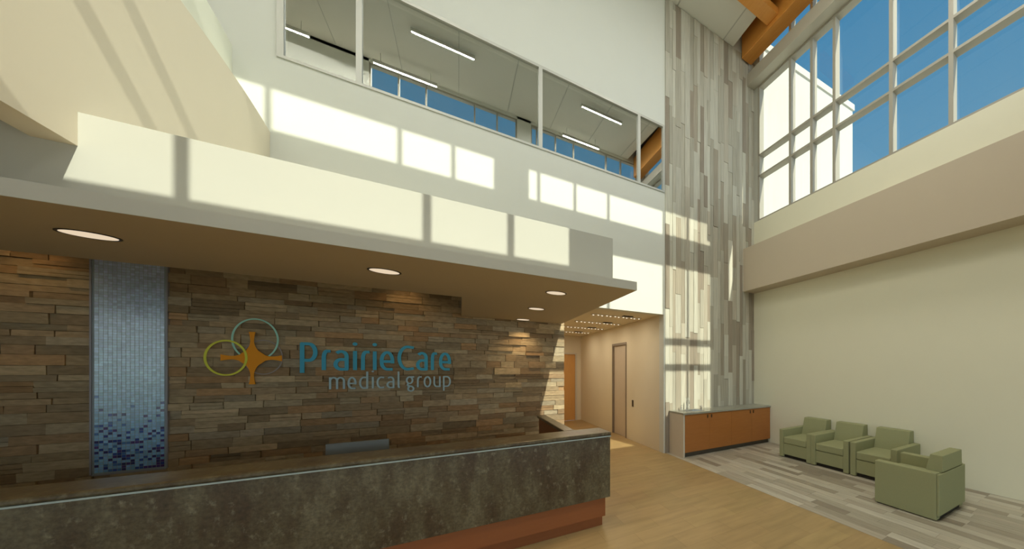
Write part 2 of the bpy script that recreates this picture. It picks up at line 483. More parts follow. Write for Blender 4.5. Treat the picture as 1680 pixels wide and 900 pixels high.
# seams of the ceiling panels
lst = []
bm = bmesh.new()
for xs in [-5+1.25*i for i in range(9)]:
    V = []
    for (x, y, dz) in ((xs, 0.0, -.006), (xs+.02, 0.0, -.006), (xs+.02, WB, -.006), (xs, WB, -.006), (xs, 0.0, .01), (xs+.02, 0.0, .01), (xs+.02, WB, .01), (xs, WB, .01)):
        V.append(bm.verts.new((x, y, zc(y)+dz)))
    for f in ((0,1,2,3),(4,7,6,5),(0,4,5,1),(1,5,6,2),(2,6,7,3),(3,7,4,0)): bm.faces.new([V[i] for i in f])
tag(obj('trim_3', bm, FRAMEG), kind='structure')

# ------------------------------------------------------------------ timber boards on the back wall, right part
rnd = random.Random(21)
items = []
bpal = [(0.42, 0.395, 0.32), (0.50, 0.475, 0.39), (0.35, 0.31, 0.24), (0.54, 0.525, 0.44), (0.41, 0.385, 0.31), (0.46, 0.42, 0.335), (0.31, 0.265, 0.205), (0.50, 0.48, 0.40)]
x = XH+.03; n = 0
while x < XR-.001:
    bw = rnd.choice((0.075, 0.10, 0.13, 0.10))
    x1 = min(x+bw, XR-.001)
    if XR-x1 < .05: x1 = XR-.001
    z = 0.0 - (rnd.uniform(0, .8) if n else 0)
    while z < 9.72:
        L = rnd.uniform(0.5, 1.9); z1 = min(z+L, 9.72)
        c = rnd.choice(bpal); k = rnd.uniform(.93, 1.07)
        items.append(((x+.001, WB-rnd.uniform(.012, .032), max(z, 0)+.001), (x1-.001, WB, z1-.001), (c[0]*k, c[1]*k, c[2]*k)))
        z = z1
    x = x1; n += 1
tag(col_boxes('wall_boards', items, BARN), kind='structure')

# ------------------------------------------------------------------ windows
def window_wall(name, axis, xs, zs_h, z0, z1, plane, depth, mw, hh, gl, pane_off, mat, top_frame=True):
    """axis 'Y': the window lies in an x = plane wall and runs along y; axis 'X': in a y = plane wall and runs along x"""
    root = empty(name, (plane, xs[0], z0) if axis == 'Y' else (xs[0], plane, z0)); tag(root, kind='structure')
    a0, a1 = xs[0], xs[-1]
    def bx(nm, s0, s1, d0, d1, za, zb, m):
        if axis == 'Y': o = box(nm, (d0, s0, za), (d1, s1, zb), m)
        else: o = box(nm, (s0, d0, za), (s1, d1, zb), m)
        return child(o, root)
    d0, d1 = (plane, plane+depth) if depth > 0 else (plane+depth, plane)
    fr = []
    def P(s0, s1, za, zb):
        return ((d0, s0, za), (d1, s1, zb)) if axis == 'Y' else ((s0, d0, za), (s1, d1, zb))
    fr = [P(a0, a0+mw, z0, z1), P(a1-mw, a1, z0, z1), P(a0+mw, a1-mw, z0, z0+.03), P(a0+mw, a1-mw, z1-.05, z1)]
    child(boxes('window_frame', fr, mat), root)
    for s in xs[1:-1]:
        bx('mullion', s-mw/2, s+mw/2, d0, d1, z0+.03, z1-.05, mat)
    for z in zs_h:
        segs = []
        for s, e in zip(xs, xs[1:]):
            segs.append(P(s+mw/2, e-mw/2, z-hh/2, z+hh/2))
        child(boxes('transom', segs, mat), root)
    po = plane + pane_off
    bx('pane', a0+.01, a1-.01, po, po+.008, z0+.01, z1-.01, gl)
    return root

# right wall main window and the strip above the transom beam
RY = [0.0, 2.087, 3.036, 4.215, 4.79, 5.405, 6.50]
window_wall('window_1', 'Y', RY, [7.235, 6.705], 5.575, 9.00, XR, 0.15, 0.07, 0.045, CLEAR, 0.12, FRAME)
window_wall('window_2', 'Y', RY, [], 9.42, 10.16, XR, 0.15, 0.07, 0.045, CLEAR, 0.12, FRAME)
# clerestory windows behind the viewpoint
F1 = [1.93, 2.118, 2.70, 3.302, 4.477, 5.05, 5.71]
F2 = [-1.90, -1.32, -0.739, 0.40, 0.984, 1.53]
for i, xs in ((3, F1), (5, F2)):
    window_wall('window_%d' % i, 'X', xs, [7.247, 6.69], 5.575, 8.98, YF-.04, -0.14, 0.035, 0.06, CLEAR, -0.12, FRAME)
    window_wall('window_%d' % (i+1), 'X', xs, [], 9.34, 10.12, YF-.04, -0.14, 0.035, 0.06, CLEAR, -0.12, FRAME)
window_wall('window_7', 'X', [-5.6, -3.7, -1.8, 0.1, 2.0, 3.9, 5.8], [2.4], 0.0, 3.4, -6.02, -0.10, 0.06, 0.06, CLEAR, -0.06, FRAME)  # unseen lobby glazing, added to let fill light into the low zone
window_wall('window_9', 'Y', [-6.0, -4.6, -3.2, -1.8, -0.26], [2.4], 0.0, 3.3, -6.02, -0.10, 0.06, 0.06, CLEAR, -0.06, FRAME)  # unseen side glazing, added to brighten the mosaic's reflection
# long interior window
w7 = empty('window_8', (WX0, WB, WZ0)); tag(w7, kind='structure')
child(boxes('window_frame', [((WX0, WB-.02, WZ0), (WX0+.055, WB+.1, WZ1)), ((WX1-.04, WB-.02, WZ0), (WX1, WB+.1, WZ1)), ((WX0+.055, WB-.02, WZ0), (WX1-.04, WB+.1, WZ0+.035)), ((WX0+.055, WB-.02, WZ1-.045), (WX1-.04, WB+.1, WZ1))], FRAMEG), w7)
for s in (-1.033, 1.103, 2.875):
    child(box('mullion', (s-.028, WB-.02, WZ0+.035), (s+.028, WB+.1, WZ1-.045), FRAMEG), w7)
child(box('pane', (WX0+.03, WB+.012, WZ0+.02), (WX1-.02, WB+.02, WZ1-.02), MIRRORY), w7)
# the dim room behind it
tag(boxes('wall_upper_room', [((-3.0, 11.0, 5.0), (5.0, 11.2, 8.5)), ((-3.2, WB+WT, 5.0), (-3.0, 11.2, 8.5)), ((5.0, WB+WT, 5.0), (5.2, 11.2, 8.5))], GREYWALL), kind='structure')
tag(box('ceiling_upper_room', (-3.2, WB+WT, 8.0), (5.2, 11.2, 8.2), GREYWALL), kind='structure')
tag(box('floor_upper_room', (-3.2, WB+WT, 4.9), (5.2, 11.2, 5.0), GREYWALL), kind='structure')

# ------------------------------------------------------------------ canopy over the reception desk
SZ = 2.586
tag(boxes('ceiling_canopy', [
    ((-4.6, 3.352, SZ), (1.420, 4.87, 2.671)),
    ((0.032, 4.87, SZ), (1.420, WB-.047, 2.671)),
], SOFFIT), kind='structure')
tag(boxes('trim_4', [((-4.6, 3.348, SZ+.0005), (1.424, 3.3519, 2.672)), ((1.4201, 3.352, SZ+.0005), (1.424, WB-.047, 2.672))], plain('grey canopy edge paint', (0.52, 0.505, 0.44), .7)), kind='structure')
tag(box('added_shade_deck', (-6.0, 0.9, 3.30), (-1.83, WB-.05, 3.40), DRUM), kind='structure')  # deck added to keep light off the left end of the parapet
tag(boxes('wall_canopy_parapet', [
    ((-6.0, 3.78, 2.6721), (1.33, 3.90, 3.22)),
    ((-6.0, 3.90, 3.10), (1.33, WB-.047, 3.22)),
    ((1.21, 3.90, 2.6721), (1.33, WB-.047, 3.10)),
    ((0.032, 4.87, 2.6721), (0.12, WB-.047, 3.10)),
    ((-6.0, 4.75, 2.6721), (0.032, 4.87, 3.10)),
], plain('warm grey parapet paint', (0.50, 0.50, 0.445), .75, var=0.015, scale=3)), kind='structure')
# stepped curved wall above
bm = bmesh.new()
prof = [(0, 3.03), (0, 4.62), (-.27, 4.60), (-.27, 5.5), (-.60, 5.5), (-.60, 4.45), (-.13, 4.45), (-.13, 3.03)]
def drum_u(y):
    u = -1.668 - 0.0026*max(0, y-3.3)**3
    return u
stations = [(drum_u(y), y, -1.0, 0.0) for y in [2.4+0.1*i for i in range(0, 43)]]
stations.append((drum_u(WB-.001), WB-.001, -1, 0))
lead = []
rr = 1.6
for i in range(1, 13):
    a = R(6*i)
    # curve away to the left, towards the viewer
    lead.append((-1.668 - rr*(1-math.cos(a)), 2.4 - rr*math.sin(a), -math.cos(a), math.sin(a)))
stations = lead[::-1] + stations
rings = []
for (x, y, nx, ny) in stations:
    rings.append([bm.verts.new((x - nx*o if False else x + nx*(-o), y + ny*(-o), z)) for (o, z) in prof])
for a, b in zip(rings, rings[1:]):
    for k in range(len(prof)):
        bm.faces.new((a[k], a[(k+1) % len(prof)], b[(k+1) % len(prof)], b[k]))
bm.faces.new(rings[0]); bm.faces.new(rings[-1][::-1])
dr = obj('wall_curved', bm, DRUM); tag(dr, kind='structure')
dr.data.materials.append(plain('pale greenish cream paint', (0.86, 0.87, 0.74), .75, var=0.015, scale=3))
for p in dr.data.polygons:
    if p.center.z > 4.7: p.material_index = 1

# ------------------------------------------------------------------ timber roof beams
tb = box('timber_beam', (5.555, YF, 9.55), (5.86, 6.60, 10.33), TIMBER, bev=0.006)
recenter(tb, (5.70, 3.3, 9.55)); tag(tb, 'deep orange timber beam running along the top of the window wall', 'roof beam')
tj = box('timber_joist', (3.7, 5.35, 9.65), (5.554, 5.69, 9.80), TIMBER, bev=0.005)
recenter(tj, (4.6, 5.52, 9.65)); tag(tj, 'short orange timber joist meeting the roof beam below the grey ceiling', 'joist')

# ------------------------------------------------------------------ lamps
def downlight(x, y, z, label, power=22, spot=True):
    root = empty('downlight', (x, y, z))
    tag(root, label, 'ceiling light', 'recessed downlights in the canopy')
    bm = bmesh.new(); add_ring(bm, (0, 0), 0.088, 0.100, -0.004, 0.0)
    obj('trim_ring', bm, DARKM, root)
    bm = bmesh.new(); add_cyl(bm, (0, 0, -0.0016), 0.088, 0.003, 40)
    obj('lens', bm, LENS, root)
    ld = bpy.data.lights.new('downlight_lamp', 'SPOT')
    ld.energy = power; ld.spot_size = R(110); ld.spot_blend = 0.8; ld.color = (1.0, 0.74, 0.42); ld.shadow_soft_size = 0.08
    lo = bpy.data.objects.new('downlight_lamp', ld); lo.location = (0, 0, -0.02); link(lo, root)
    return root
downlight(-1.73, 4.0, SZ, 'largest round downlight in the canopy soffit, above the blue mosaic strip')
downlight(-0.473, 3.975, SZ, 'round downlight in the canopy soffit above the sign lettering')
downlight(0.805, 3.985, SZ, 'round downlight nearest the front right corner of the canopy soffit')
downlight(0.81, 5.18, SZ, 'middle one of the three round downlights at the right end of the soffit')
downlight(0.817, 6.43, SZ, 'round downlight closest to the stone wall at the right end of the soffit')
# warm wall washers set in the raised slot along the stone wall
for x, p in ((-3.15, 5), (-0.60, 5)):
    wl = empty('wall_washer', (x, WB-0.30, 3.10))
    tag(wl, {-3.15: 'warm wall washer in the slot, left of the blue mosaic strip', -0.60: 'warm wall washer in the slot above the end of the sign lettering', -1.9: 'warm wall washer in the slot above the sign emblem'}[x], 'ceiling light', 'wall washers in the slot')
    bm = bmesh.new(); add_cyl(bm, (0, 0, -0.012), 0.05, 0.024, 24); obj('housing', bm, DARKM, wl)
    ld = bpy.data.lights.new('washer_lamp', 'SPOT'); ld.energy = p; ld.spot_size = R(100); ld.spot_blend = 1.0
    ld.color = (1.0, 0.62, 0.25); ld.shadow_soft_size = 0.04
    lo = bpy.data.objects.new('washer_lamp', ld); lo.location = (0, 0, -0.03); lo.rotation_euler = (R(18), 0, 0); link(lo, wl)

# linear lamps hung under the main ceiling; they show as reflections in the long window
def linear(x0, x1, y, z, label, w=30):
    root = empty('linear_light', ((x0+x1)/2, y, z)); tag(root, label, 'ceiling light', 'linear lamps under the main ceiling')
    L = x1-x0
    bm = bmesh.new(); add_box(bm, (-L/2-.02, -.045, .0), (L/2+.02, .045, .07), 0.004); obj('housing', bm, FRAMEG, root)
    bm = bmesh.new(); add_box(bm, (-L/2, -.014, -.006), (L/2, .014, -.0002)); obj('lens', bm, TUBE, root)
    zt = zc(y)-z
    for s in (-1, 1):
        bm = bmesh.new(); add_cyl(bm, (s*L*.4, 0, (zt+.07)/2), 0.005, zt-.07, 8)
        obj('hanger', bm, FRAMEG, root)
    ld = bpy.data.lights.new('linear_lamp', 'AREA'); ld.shape = 'RECTANGLE'; ld.size = L; ld.size_y = 0.026
    ld.energy = w; ld.color = (1.0, 0.96, 0.86)
    lo = bpy.data.objects.new('linear_lamp', ld); lo.location = (0, 0, -0.012); link(lo, root)
LW = 82
ym = 2*(WB+.012)
linear(-0.886, 0.322, ym-11.3, 9.93, 'linear ceiling lamp reflected high in the wide middle window pane', LW)
linear(-1.745, -0.49, ym-12.95, 9.86, 'linear ceiling lamp reflected just above the blue strip, left of centre', LW)
linear(2.99, 4.22, ym-11.2, 9.90, 'linear ceiling lamp reflected in the right window pane under the ceiling', LW)
linear(2.83, 4.03, 0.42, 9.86, 'linear ceiling lamp reflected across the blue strip in the right pane', LW)
linear(-4.0, -2.85, 0.42, 9.86, 'linear ceiling lamp reflected in the narrow left window pane', LW)

# hall ceiling: rows of dotted lamp strips and small dark vents
for i, y in enumerate((7.55, 8.85, 10.15, 11.5)):
    r_ = empty('hall_light', (2.75, y, 2.96)); tag(r_, ('dotted lamp strip in the hall ceiling, nearest the opening', 'dotted lamp strip second from the hall opening', 'dotted lamp strip third from the hall opening', 'dotted lamp strip farthest down the hall ceiling')[i], 'ceiling light', 'dotted lamp strips in the hall')
    bm = bmesh.new(); add_box(bm, (-.55, -.06, -.012), (.55, .06, -.0005), 0.003); obj('tray', bm, LAMI, r_)
    for k in range(12):
        bm = bmesh.new(); add_cyl(bm, (-.5+k*.091, 0.02*(-1)**k, -.018), .017, .012, 10)
        obj('lamp_bead', bm, SPARK, r_)
    ld = bpy.data.lights.new('hall_lamp', 'AREA'); ld.shape = 'RECTANGLE'; ld.size = 0.7; ld.size_y = .1; ld.energy = 9; ld.color = (1, .86, .64)
    lo = bpy.data.objects.new('hall_lamp', ld); lo.location = (-.25, 0, -.035); link(lo, r_)
    v = box('ceiling_vent', (2.82, y-.22, 2.945), (3.04, y-.10, 2.9595), BLACK, bev=0.002)
    recenter(v, (2.93, y-.16, 2.95)); tag(v, ('small dark vent in the hall ceiling, nearest the opening', 'small dark vent second from the hall opening', 'small dark vent third from the hall opening', 'small dark vent farthest down the hall ceiling')[i], 'vent', 'dark vents in the hall ceiling')

# ------------------------------------------------------------------ mosaic strip on the stone wall
rnd = random.Random(5)
mp = empty('mosaic_panel', ((MX0+MX1)/2, WB-.045, MZ0)); tag(mp, 'tall blue glass mosaic strip set into the stone wall, darker chips at its foot', 'mosaic')
items = []
nx, nz = 16, 82
dx = (MX1-MX0-.03)/nx; dz = (MZ1-MZ0-.03)/nz
def lerp(a, b, t): return tuple(a[i]*(1-t)+b[i]*t for i in range(3))
for j in range(nz):
    t = j/(nz-1)
    base = lerp((0.28, 0.58, 0.92), (0.40, 0.68, 0.88), min(1, t/.45)) if t < .45 else lerp((0.40, 0.68, 0.88), (0.60, 0.66, 0.88), (t-.45)/.55)
    for i in range(nx):
        k = rnd.uniform(.85, 1.15); c = (base[0]*k, base[1]*k*rnd.uniform(.95, 1.05), base[2]*k)
        if rnd.random() < max(0, (0.36-t)/.36)**1.25*0.62:
            c = rnd.choice(((0.035, 0.07, 0.34), (0.06, 0.13, 0.50), (0.10, 0.06, 0.26), (0.10, 0.24, 0.58), (0.05, 0.05, 0.20)))
        x = MX0+.015+i*dx - mp.location.x; z = .015+j*dz
        items.append(((x+.0012, 0.0043, z+.0012), (x+dx-.0012, .010, z+dz-.0012), c))
col_boxes('tiles', items, MOSAIC, mp)
boxM = boxes('grout_backing', [((MX0, WB-.040, MZ0), (MX1, WB-.001, MZ1))], plain('pale grout', (0.34, 0.40, 0.44), .7)); child(boxM, mp)
child(boxes('edge_trim', [((MX0-.006, WB-.05, MZ0), (MX0+.004, WB+.01, MZ1)), ((MX1-.004, WB-.05, MZ0), (MX1+.006, WB+.01, MZ1)), ((MX0+.004, WB-.05, MZ0-.012), (MX1-.004, WB+.01, MZ0))], plain('lilac-grey edge trim', (0.33, 0.33, 0.38), .4)), mp)

# ------------------------------------------------------------------ sign
YS = 6.612
sg = empty('wall_sign', (-0.9, YS, 1.9)); tag(sg, 'company sign on the stone wall: four-pointed emblem with rings and blue lettering', 'sign')
def flat_shape(name, outline, y0, y1, mat, parent):
    bm = bmesh.new()
    f = [bm.verts.new((x, y0, z)) for x, z in outline]; b = [bm.verts.new((x, y1, z)) for x, z in outline]
    n = len(outline)
    bm.faces.new(f); bm.faces.new(b[::-1])
    for i in range(n): bm.faces.new((f[i], f[(i+1) % n], b[(i+1) % n], b[i]))
    bmesh.ops.triangulate(bm, faces=[q for q in bm.faces if len(q.verts) > 4])
    return child(obj(name, bm, mat), parent)
def ring(name, cx, cz, rx, rz, w, y0, y1, mat):
    bm = bmesh.new(); n = 72; vs = []
    for i in range(n):
        a = 2*math.pi*i/n; c, s = math.cos(a), math.sin(a)
        vs.append([bm.verts.new((cx+(rx-e)*c, y, cz+(rz-e)*s)) for e, y in ((w, y0), (0, y0), (0, y1), (w, y1))])
    for i in range(n):
        p, q = vs[i], vs[(i+1) % n]
        for k in range(4): bm.faces.new((p[k], p[(k+1) % 4], q[(k+1) % 4], q[k]))
    o = child(obj(name, bm, mat), sg); o['label'] = name.replace('_', ' '); return o
ring('grey_ring', -1.802, 1.927, 0.147, 0.204, 0.010, YS-.004, YS+.0, GREYS)
ring('aqua_ring', -1.856, 2.133, 0.170, 0.245, 0.015, YS-.010, YS-.005, AQUA)
# emblem: arms narrow to waists and flare at their tips
def arm(L, tip, waist, mid):
    P = []
    for t in [i/14 for i in range(15)]:
        d = L*(1-t)          # distance from centre, tip first
        if t < .34: w = waist + (tip-waist)*(1-t/.34)**1.6
        else:
            q = (t-.34)/.66; w = waist + (mid-waist)*q**2.0
        P.append((d, w))
    return P
cx, cz = -1.878, 1.917
A = {'N': arm(.302, .0235, .0125, .105), 'E': arm(.218, .036, .020, .125), 'S': arm(.307, .0235, .0125, .105), 'W': arm(.216, .036, .020, .125)}
bm = bmesh.new()
ya, yb = YS-.018, YS-.011
core_f, core_b = [], []
for dn, (ux, uz) in (('N', (0, 1)), ('E', (1, 0)), ('S', (0, -1)), ('W', (-1, 0))):
    lx, lz = -uz, ux
    pts = [(d, w) for d, w in A[dn] if d > .085]
    rows = []
    for d, w in pts:
        q = []
        for sgn in (1, -1):
            for yy in (ya, yb): q.append(bm.verts.new((cx+ux*d+sgn*lx*w, yy, cz+uz*d+sgn*lz*w)))
        rows.append(q)          # left front, left back, right front, right back
    for a, b in zip(rows, rows[1:]):
        bm.faces.new((a[0], a[2], b[2], b[0])); bm.faces.new((a[1], b[1], b[3], a[3]))
        bm.faces.new((a[0], b[0], b[1], a[1])); bm.faces.new((a[2], a[3], b[3], b[2]))
    bm.faces.new((rows[0][0], rows[0][1], rows[0][3], rows[0][2]))
    core_f += [rows[-1][0], rows[-1][2]]; core_b += [rows[-1][1], rows[-1][3]]
fc_, bc_ = bm.verts.new((cx, ya, cz)), bm.verts.new((cx, yb, cz))
for k in range(8):
    m_ = (k+1) % 8
    bm.faces.new((core_f[k], core_f[m_], fc_)); bm.faces.new((core_b[m_], core_b[k], bc_))
    if k % 2: bm.faces.new((core_f[k], core_b[k], core_b[m_], core_f[m_]))
child(obj('four_point_star', bm, ORANGE), sg)['label'] = 'orange four-pointed star'
ring('lime_ring', -2.055, 1.914, 0.147, 0.203, 0.018, YS-.024, YS-.019, LIME)

def stroke_letter(ch, x0, x1, zb, xh, cap, w, mat):
    """one letter from rounded strokes; x0..x1 its width, zb its baseline, xh/cap its heights"""
    W_ = x1-x0; h = w/2
    def P(u, v): return (x0+h+u*(W_-w), zb+h+v*(xh-w))          # v: 0 baseline .. 1 x-height
    def Pc(u, v): return (x0+h+u*(W_-w), zb+h+v*(cap-w))
    def arc(cu, cv, ru, rv, a0, a1, n=16, f=P):
        return [f(cu+ru*math.cos(R(a0+(a1-a0)*i/n)), cv+rv*math.sin(R(a0+(a1-a0)*i/n))) for i in range(n+1)]
    S = []
    dots = []
    if ch == 'P':
        S = [[Pc(0, -.11), Pc(0, 1)], [Pc(0, 1), Pc(.5, 1)]+arc(.5, .675, .5, .325, 90, -90, f=Pc)+[Pc(0, .35)]]
    elif ch == 'r':
        S = [[P(0, 0), P(0, .55)]+arc(.55, .62, .55, .38, 180, 80)+[P(1, 1)]]
    elif ch == 'a':
        S = [arc(.5, .72, .5, .28, 130, 0)+[P(1, 0)], [P(1, .55), P(.5, .55)]+arc(.5, .275, .5, .275, 90, 270)+[P(1, 0)]]
    elif ch == 'i':
        S = [[P(.5, 0), P(.5, 1)]]; dots = [(x0+W_/2, zb+cap-.002)]
    elif ch == 'e':
        S = [[P(.08, .46), P(.96, .46)], [P(1, .40)]+arc(.5, .5, .5, .5, 0, 180, 18)+arc(.55, .42, .55, .42, 180, 270)+[P(.92, 0)]]
    elif ch == 'C':
        S = [[Pc(1, .97)]+arc(.62, .5, .62, .5, 90, 270, 22, f=Pc)+[Pc(1, .03)]]
    elif ch == 'm':
        S = [[P(0, 0), P(0, 1)], [P(0, .8)]+arc(.25, .72, .25, .28, 150, 0)+[P(.5, 0)], [P(.5, .8)]+arc(.75, .72, .25, .28, 150, 0)+[P(1, 0)]]
    elif ch == 'd':
        S = [[P(1, 0), Pc(1, 1)], [P(1, 0)]+arc(.5, .5, .5, .5, 270, 90)+[P(1, 1)]]
    elif ch == 'c':
        S = [[P(1, .97)]+arc(.6, .5, .6, .5, 90, 270)+[P(1, .03)]]
    elif ch == 'l':
        S = [[Pc(.4, 1), Pc(.4, .1), Pc(.6, .01), Pc(1, 0)]]
    elif ch == 'o':
        S = [arc(.5, .5, .5, .5, 0, 360, 30)]
    elif ch == 'u':
        S = [[P(0, 1), P(0, .35)]+arc(.45, .35, .45, .35, 180, 270)+[P(1, 0)], [P(1, 1), P(1, 0)]]
    elif ch == 'p':
        S = [[P(0, -.42), P(0, 1)], [P(0, 1)]+arc(.5, .5, .5, .5, 90, -90)+[P(0, 0)]]
    elif ch == 'g':
        S = [arc(.42, .68, .42, .32, 0, 360, 24), [P(.5, 1), P(1, 1)], [P(.2, .38), P(.12, .2), P(.35, .12), P(.75, .06)]+arc(.6, -.17, .4, .22, 60, -240, 20)+[P(.2, .05)]]
    bm = bmesh.new()
    y0, y1 = YS-.010, YS
    for k, pl in enumerate(S):
        yk = y0 - .0006*k
        # ribbon with mitred sides
        L_, R_ = [], []
        pts = [Vector((p[0], p[1])) for p in pl]
        q = [pts[0]]
        for p in pts[1:]:
            if (p-q[-1]).length > 1e-5: q.append(p)
        pts = q
        closed = (pts[0]-pts[-1]).length < 1e-4
        if closed: pts = pts[:-1]
        n = len(pts)
        for i, p in enumerate(pts):
            a = pts[i-1] if (i > 0 or closed) else None
            b = pts[(i+1) % n] if (i < n-1 or closed) else None
            d1 = (p-a).normalized() if a is not None else None
            d2 = (b-p).normalized() if b is not None else None
            d = (d1+d2) if (d1 is not None and d2 is not None) else (d1 if d2 is None else d2)
            if d.length < 1e-4: d = d1
            d.normalize()
            nrm = Vector((-d.y, d.x))
            m_ = 1.0
            if d1 is not None and d2 is not None:
                m_ = min(1.6, 1/max(.4, abs(nrm.dot(Vector((-d1.y, d1.x))))))
            e = Vector((0, 0))
            if a is None: e = -d*h*.6
            if b is None: e = d*h*.6
            L_.append(p+nrm*h*m_+e); R_.append(p-nrm*h*m_+e)
        vv = [[bm.verts.new((c.x, yy, c.y)) for c, yy in ((l, yk), (r, yk), (r, y1), (l, y1))] for l, r in zip(L_, R_)]
        rng = range(n) if closed else range(n-1)
        for i in rng:
            p, q = vv[i], vv[(i+1) % n]
            for k2 in range(4): bm.faces.new((p[k2], q[k2], q[(k2+1) % 4], p[(k2+1) % 4]))
        if not closed:
            bm.faces.new(vv[0]); bm.faces.new(vv[-1][::-1])
    for (dx_, dz_) in dots:
        add_cyl(bm, (dx_, (y0+y1)/2, dz_), w*.62, y1-y0, 16, axis='Y')
    o = child(obj('letter', bm, mat), sg)
    return o
ZB, XHT, CAP, SW = 1.768, 0.265, 0.350, 0.036
for ch, a, b in (('P', -1.525, -1.383), ('r', -1.349, -1.268), ('a', -1.250, -1.118), ('i', -1.080, -1.044), ('r', -1.008, -.921), ('i', -.898, -.862), ('e', -.833, -.692), ('C', -.660, -.486), ('a', -.470, -.345), ('r', -.313, -.238), ('e', -.222, -.085)):
    stroke_letter(ch, a, b, ZB, XHT, CAP, SW, TEAL)
for ch, a, b in (('m', -1.288, -1.150), ('e', -1.128, -1.048), ('d', -1.025, -.941), ('i', -.908, -.889), ('c', -.864, -.786), ('a', -.768, -.690), ('l', -.664, -.632), ('g', -.576, -.486), ('r', -.461, -.406), ('o', -.390, -.307), ('u', -.284, -.203), ('p', -.178, -.087)):
    stroke_letter(ch, a, b, 1.527, 0.160, 0.232, 0.019, PALEB)

# ------------------------------------------------------------------ reception desk
dk = empty('reception_desk', (0.0, 4.1, 0)); tag(dk, 'long reception desk faced in mottled brown stone with a red-brown wooden base', 'reception desk')
def dpart(name, a, b, mat, bev=0.0, label=None):
    o = child(box(name, a, b, mat, bev=bev), dk)
    if label: o['label'] = label
    return o
dpart('stone_panel', (-4.4, 3.955, 0.330), (1.362, 4.02, 1.030), GRANITE, 0.002, 'mottled brown stone front')
dpart('ledge', (-4.4, 3.940, 1.030), (1.372, 4.345, 1.070), POLISHED, 0.014, 'polished stone top with a rounded edge')
dpart('edge_highlight', (-4.4, 3.934, 1.019), (1.365, 3.9545, 1.0295), plain('pale blue-grey edge highlight', (0.40, 0.49, 0.50), .35), 0.001, 'painted pale blue-grey highlight under the ledge')  # added strip; the ledge's sky reflection is put into its colour
dpart('wood_band', (-4.4, 3.985, 0.114), (1.317, 4.30, 0.330), DESKWOOD, 0.002, 'red-brown wooden base')
dpart('toe_kick', (-4.4, 4.03, 0.0), (1.297, 4.28, 0.114), DESKWOOD, 0.001, 'set-back red-brown plinth')
dpart('carcass', (-4.4, 4.02, 0.330), (1.352, 4.31, 1.030), DESKWOOD, 0.001)
dpart('return_panel', (0.985, 4.312, 0.0), (1.055, 6.08, 1.030), DESKWOOD, 0.001, 'red-brown inner face of the side return')
dpart('return_top', (0.960, 4.345, 1.030), (1.075, 6.10, 1.070), POLISHED, 0.008, 'narrow stone top of the side return')
dpart('work_surface', (-4.4, 4.32, 0.715), (0.98, 4.95, 0.745), GREYWORK, 0.003, 'grey work surface inside the desk')
dpart('side_work_surface', (0.35, 4.952, 0.715), (0.98, 6.06, 0.745), GREYWORK, 0.003, 'grey work surface along the return')

# monitor on the work surface, seen from behind over the ledge
mo = empty('monitor', (-0.735, 4.72, .7455)); tag(mo, 'blue-grey monitor back just rising above the reception desk ledge', 'monitor')
bm = bmesh.new(); add_box(bm, (-.205, -.012, .075), (.205, .012, .362), .004); obj('screen_housing', bm, GREYTOP, mo)
bm = bmesh.new(); add_box(bm, (-.19, .0125, .09), (.19, .014, .347)); obj('screen', bm, BLACK, mo)
bm = bmesh.new(); add_box(bm, (-.02, -.035, .008), (.02, -.0125, .20), .003); obj('stand', bm, GREYTOP, mo)
bm = bmesh.new(); add_box(bm, (-.11, -.09, .0), (.11, .07, .008), .002); obj('base_plate', bm, GREYTOP, mo)

# ------------------------------------------------------------------ sink cabinet
CX0, CX1, CY0, CY1, CZ = 3.545, 5.985, 6.035, 6.628, 0.905
cb = empty('sink_cabinet', ((CX0+CX1)/2, 6.33, 0)); tag(cb, 'low sink cabinet with cherry wood doors against the grey timber boards', 'cabinet')
child(box('side_panel', (CX0, CY0, 0.0), (CX0+.035, CY1, .868), LAMI, bev=0.002), cb)['label'] = 'pale laminate end panel'
child(box('body', (CX0+.036, CY0+.022, 0.10), (CX1, CY1, .868), CABWOOD), cb)
child(box('toe_kick', (CX0+.036, CY0+.075, 0.0), (CX1, CY1-.05, 0.099), DARKP), cb)
nd = 4; dw = (CX1-CX0-.04)/nd
for i in range(nd):
    a = CX0+.038+i*dw
    d = child(box('door', (a+.0012, CY0, 0.10), (a+dw-.0012, CY0+.021, .862), CABWOOD, bev=0.0012), cb)
    hx = a+dw-.05 if i % 2 == 0 else a+.05
    bm = bmesh.new(); add_box(bm, (hx-.012, CY0-.014, .765), (hx+.012, CY0-.0002, .835), 0.004)
    hd_ = obj('handle', bm, DARKM); hd_.parent = d; hd_.matrix_parent_inverse = Matrix.Translation(cb.location).inverted() @ Matrix.Identity(4)
    hd_.matrix_parent_inverse = Matrix.Identity(4)
    hd_['label'] = 'small dark door pull'
# worktop with a cut-out for the basin
BX0, BX1, BY0, BY1 = 3.72, 4.14, 6.16, 6.50
ct = boxes('worktop', [((CX0-.006, CY0-.018, .869), (BX0, CY1, .905)), ((BX1, CY0-.018, .869), (CX1+.012, CY1, .905)), ((BX0, CY0-.018, .869), (BX1, BY0, .905)), ((BX0, BY1, .869), (BX1, CY1, .905))], COUNTER)
recenter(ct, (4.76, 6.3, .869)); tag(ct, 'grey-green worktop lying on the cherry wood sink cabinet', 'worktop')
bm = bmesh.new()
add_box(bm, (BX0-.012, BY0-.012, .9052), (BX1+.012, BY0+.012, .911), .002)
add_box(bm, (BX0-.012, BY1-.012, .9052), (BX1+.012, BY1+.012, .911), .002)
add_box(bm, (BX0-.012, BY0+.012, .9052), (BX0+.012, BY1-.012, .911), .002)
add_box(bm, (BX1-.012, BY0+.012, .9052), (BX1+.012, BY1-.012, .911), .002)
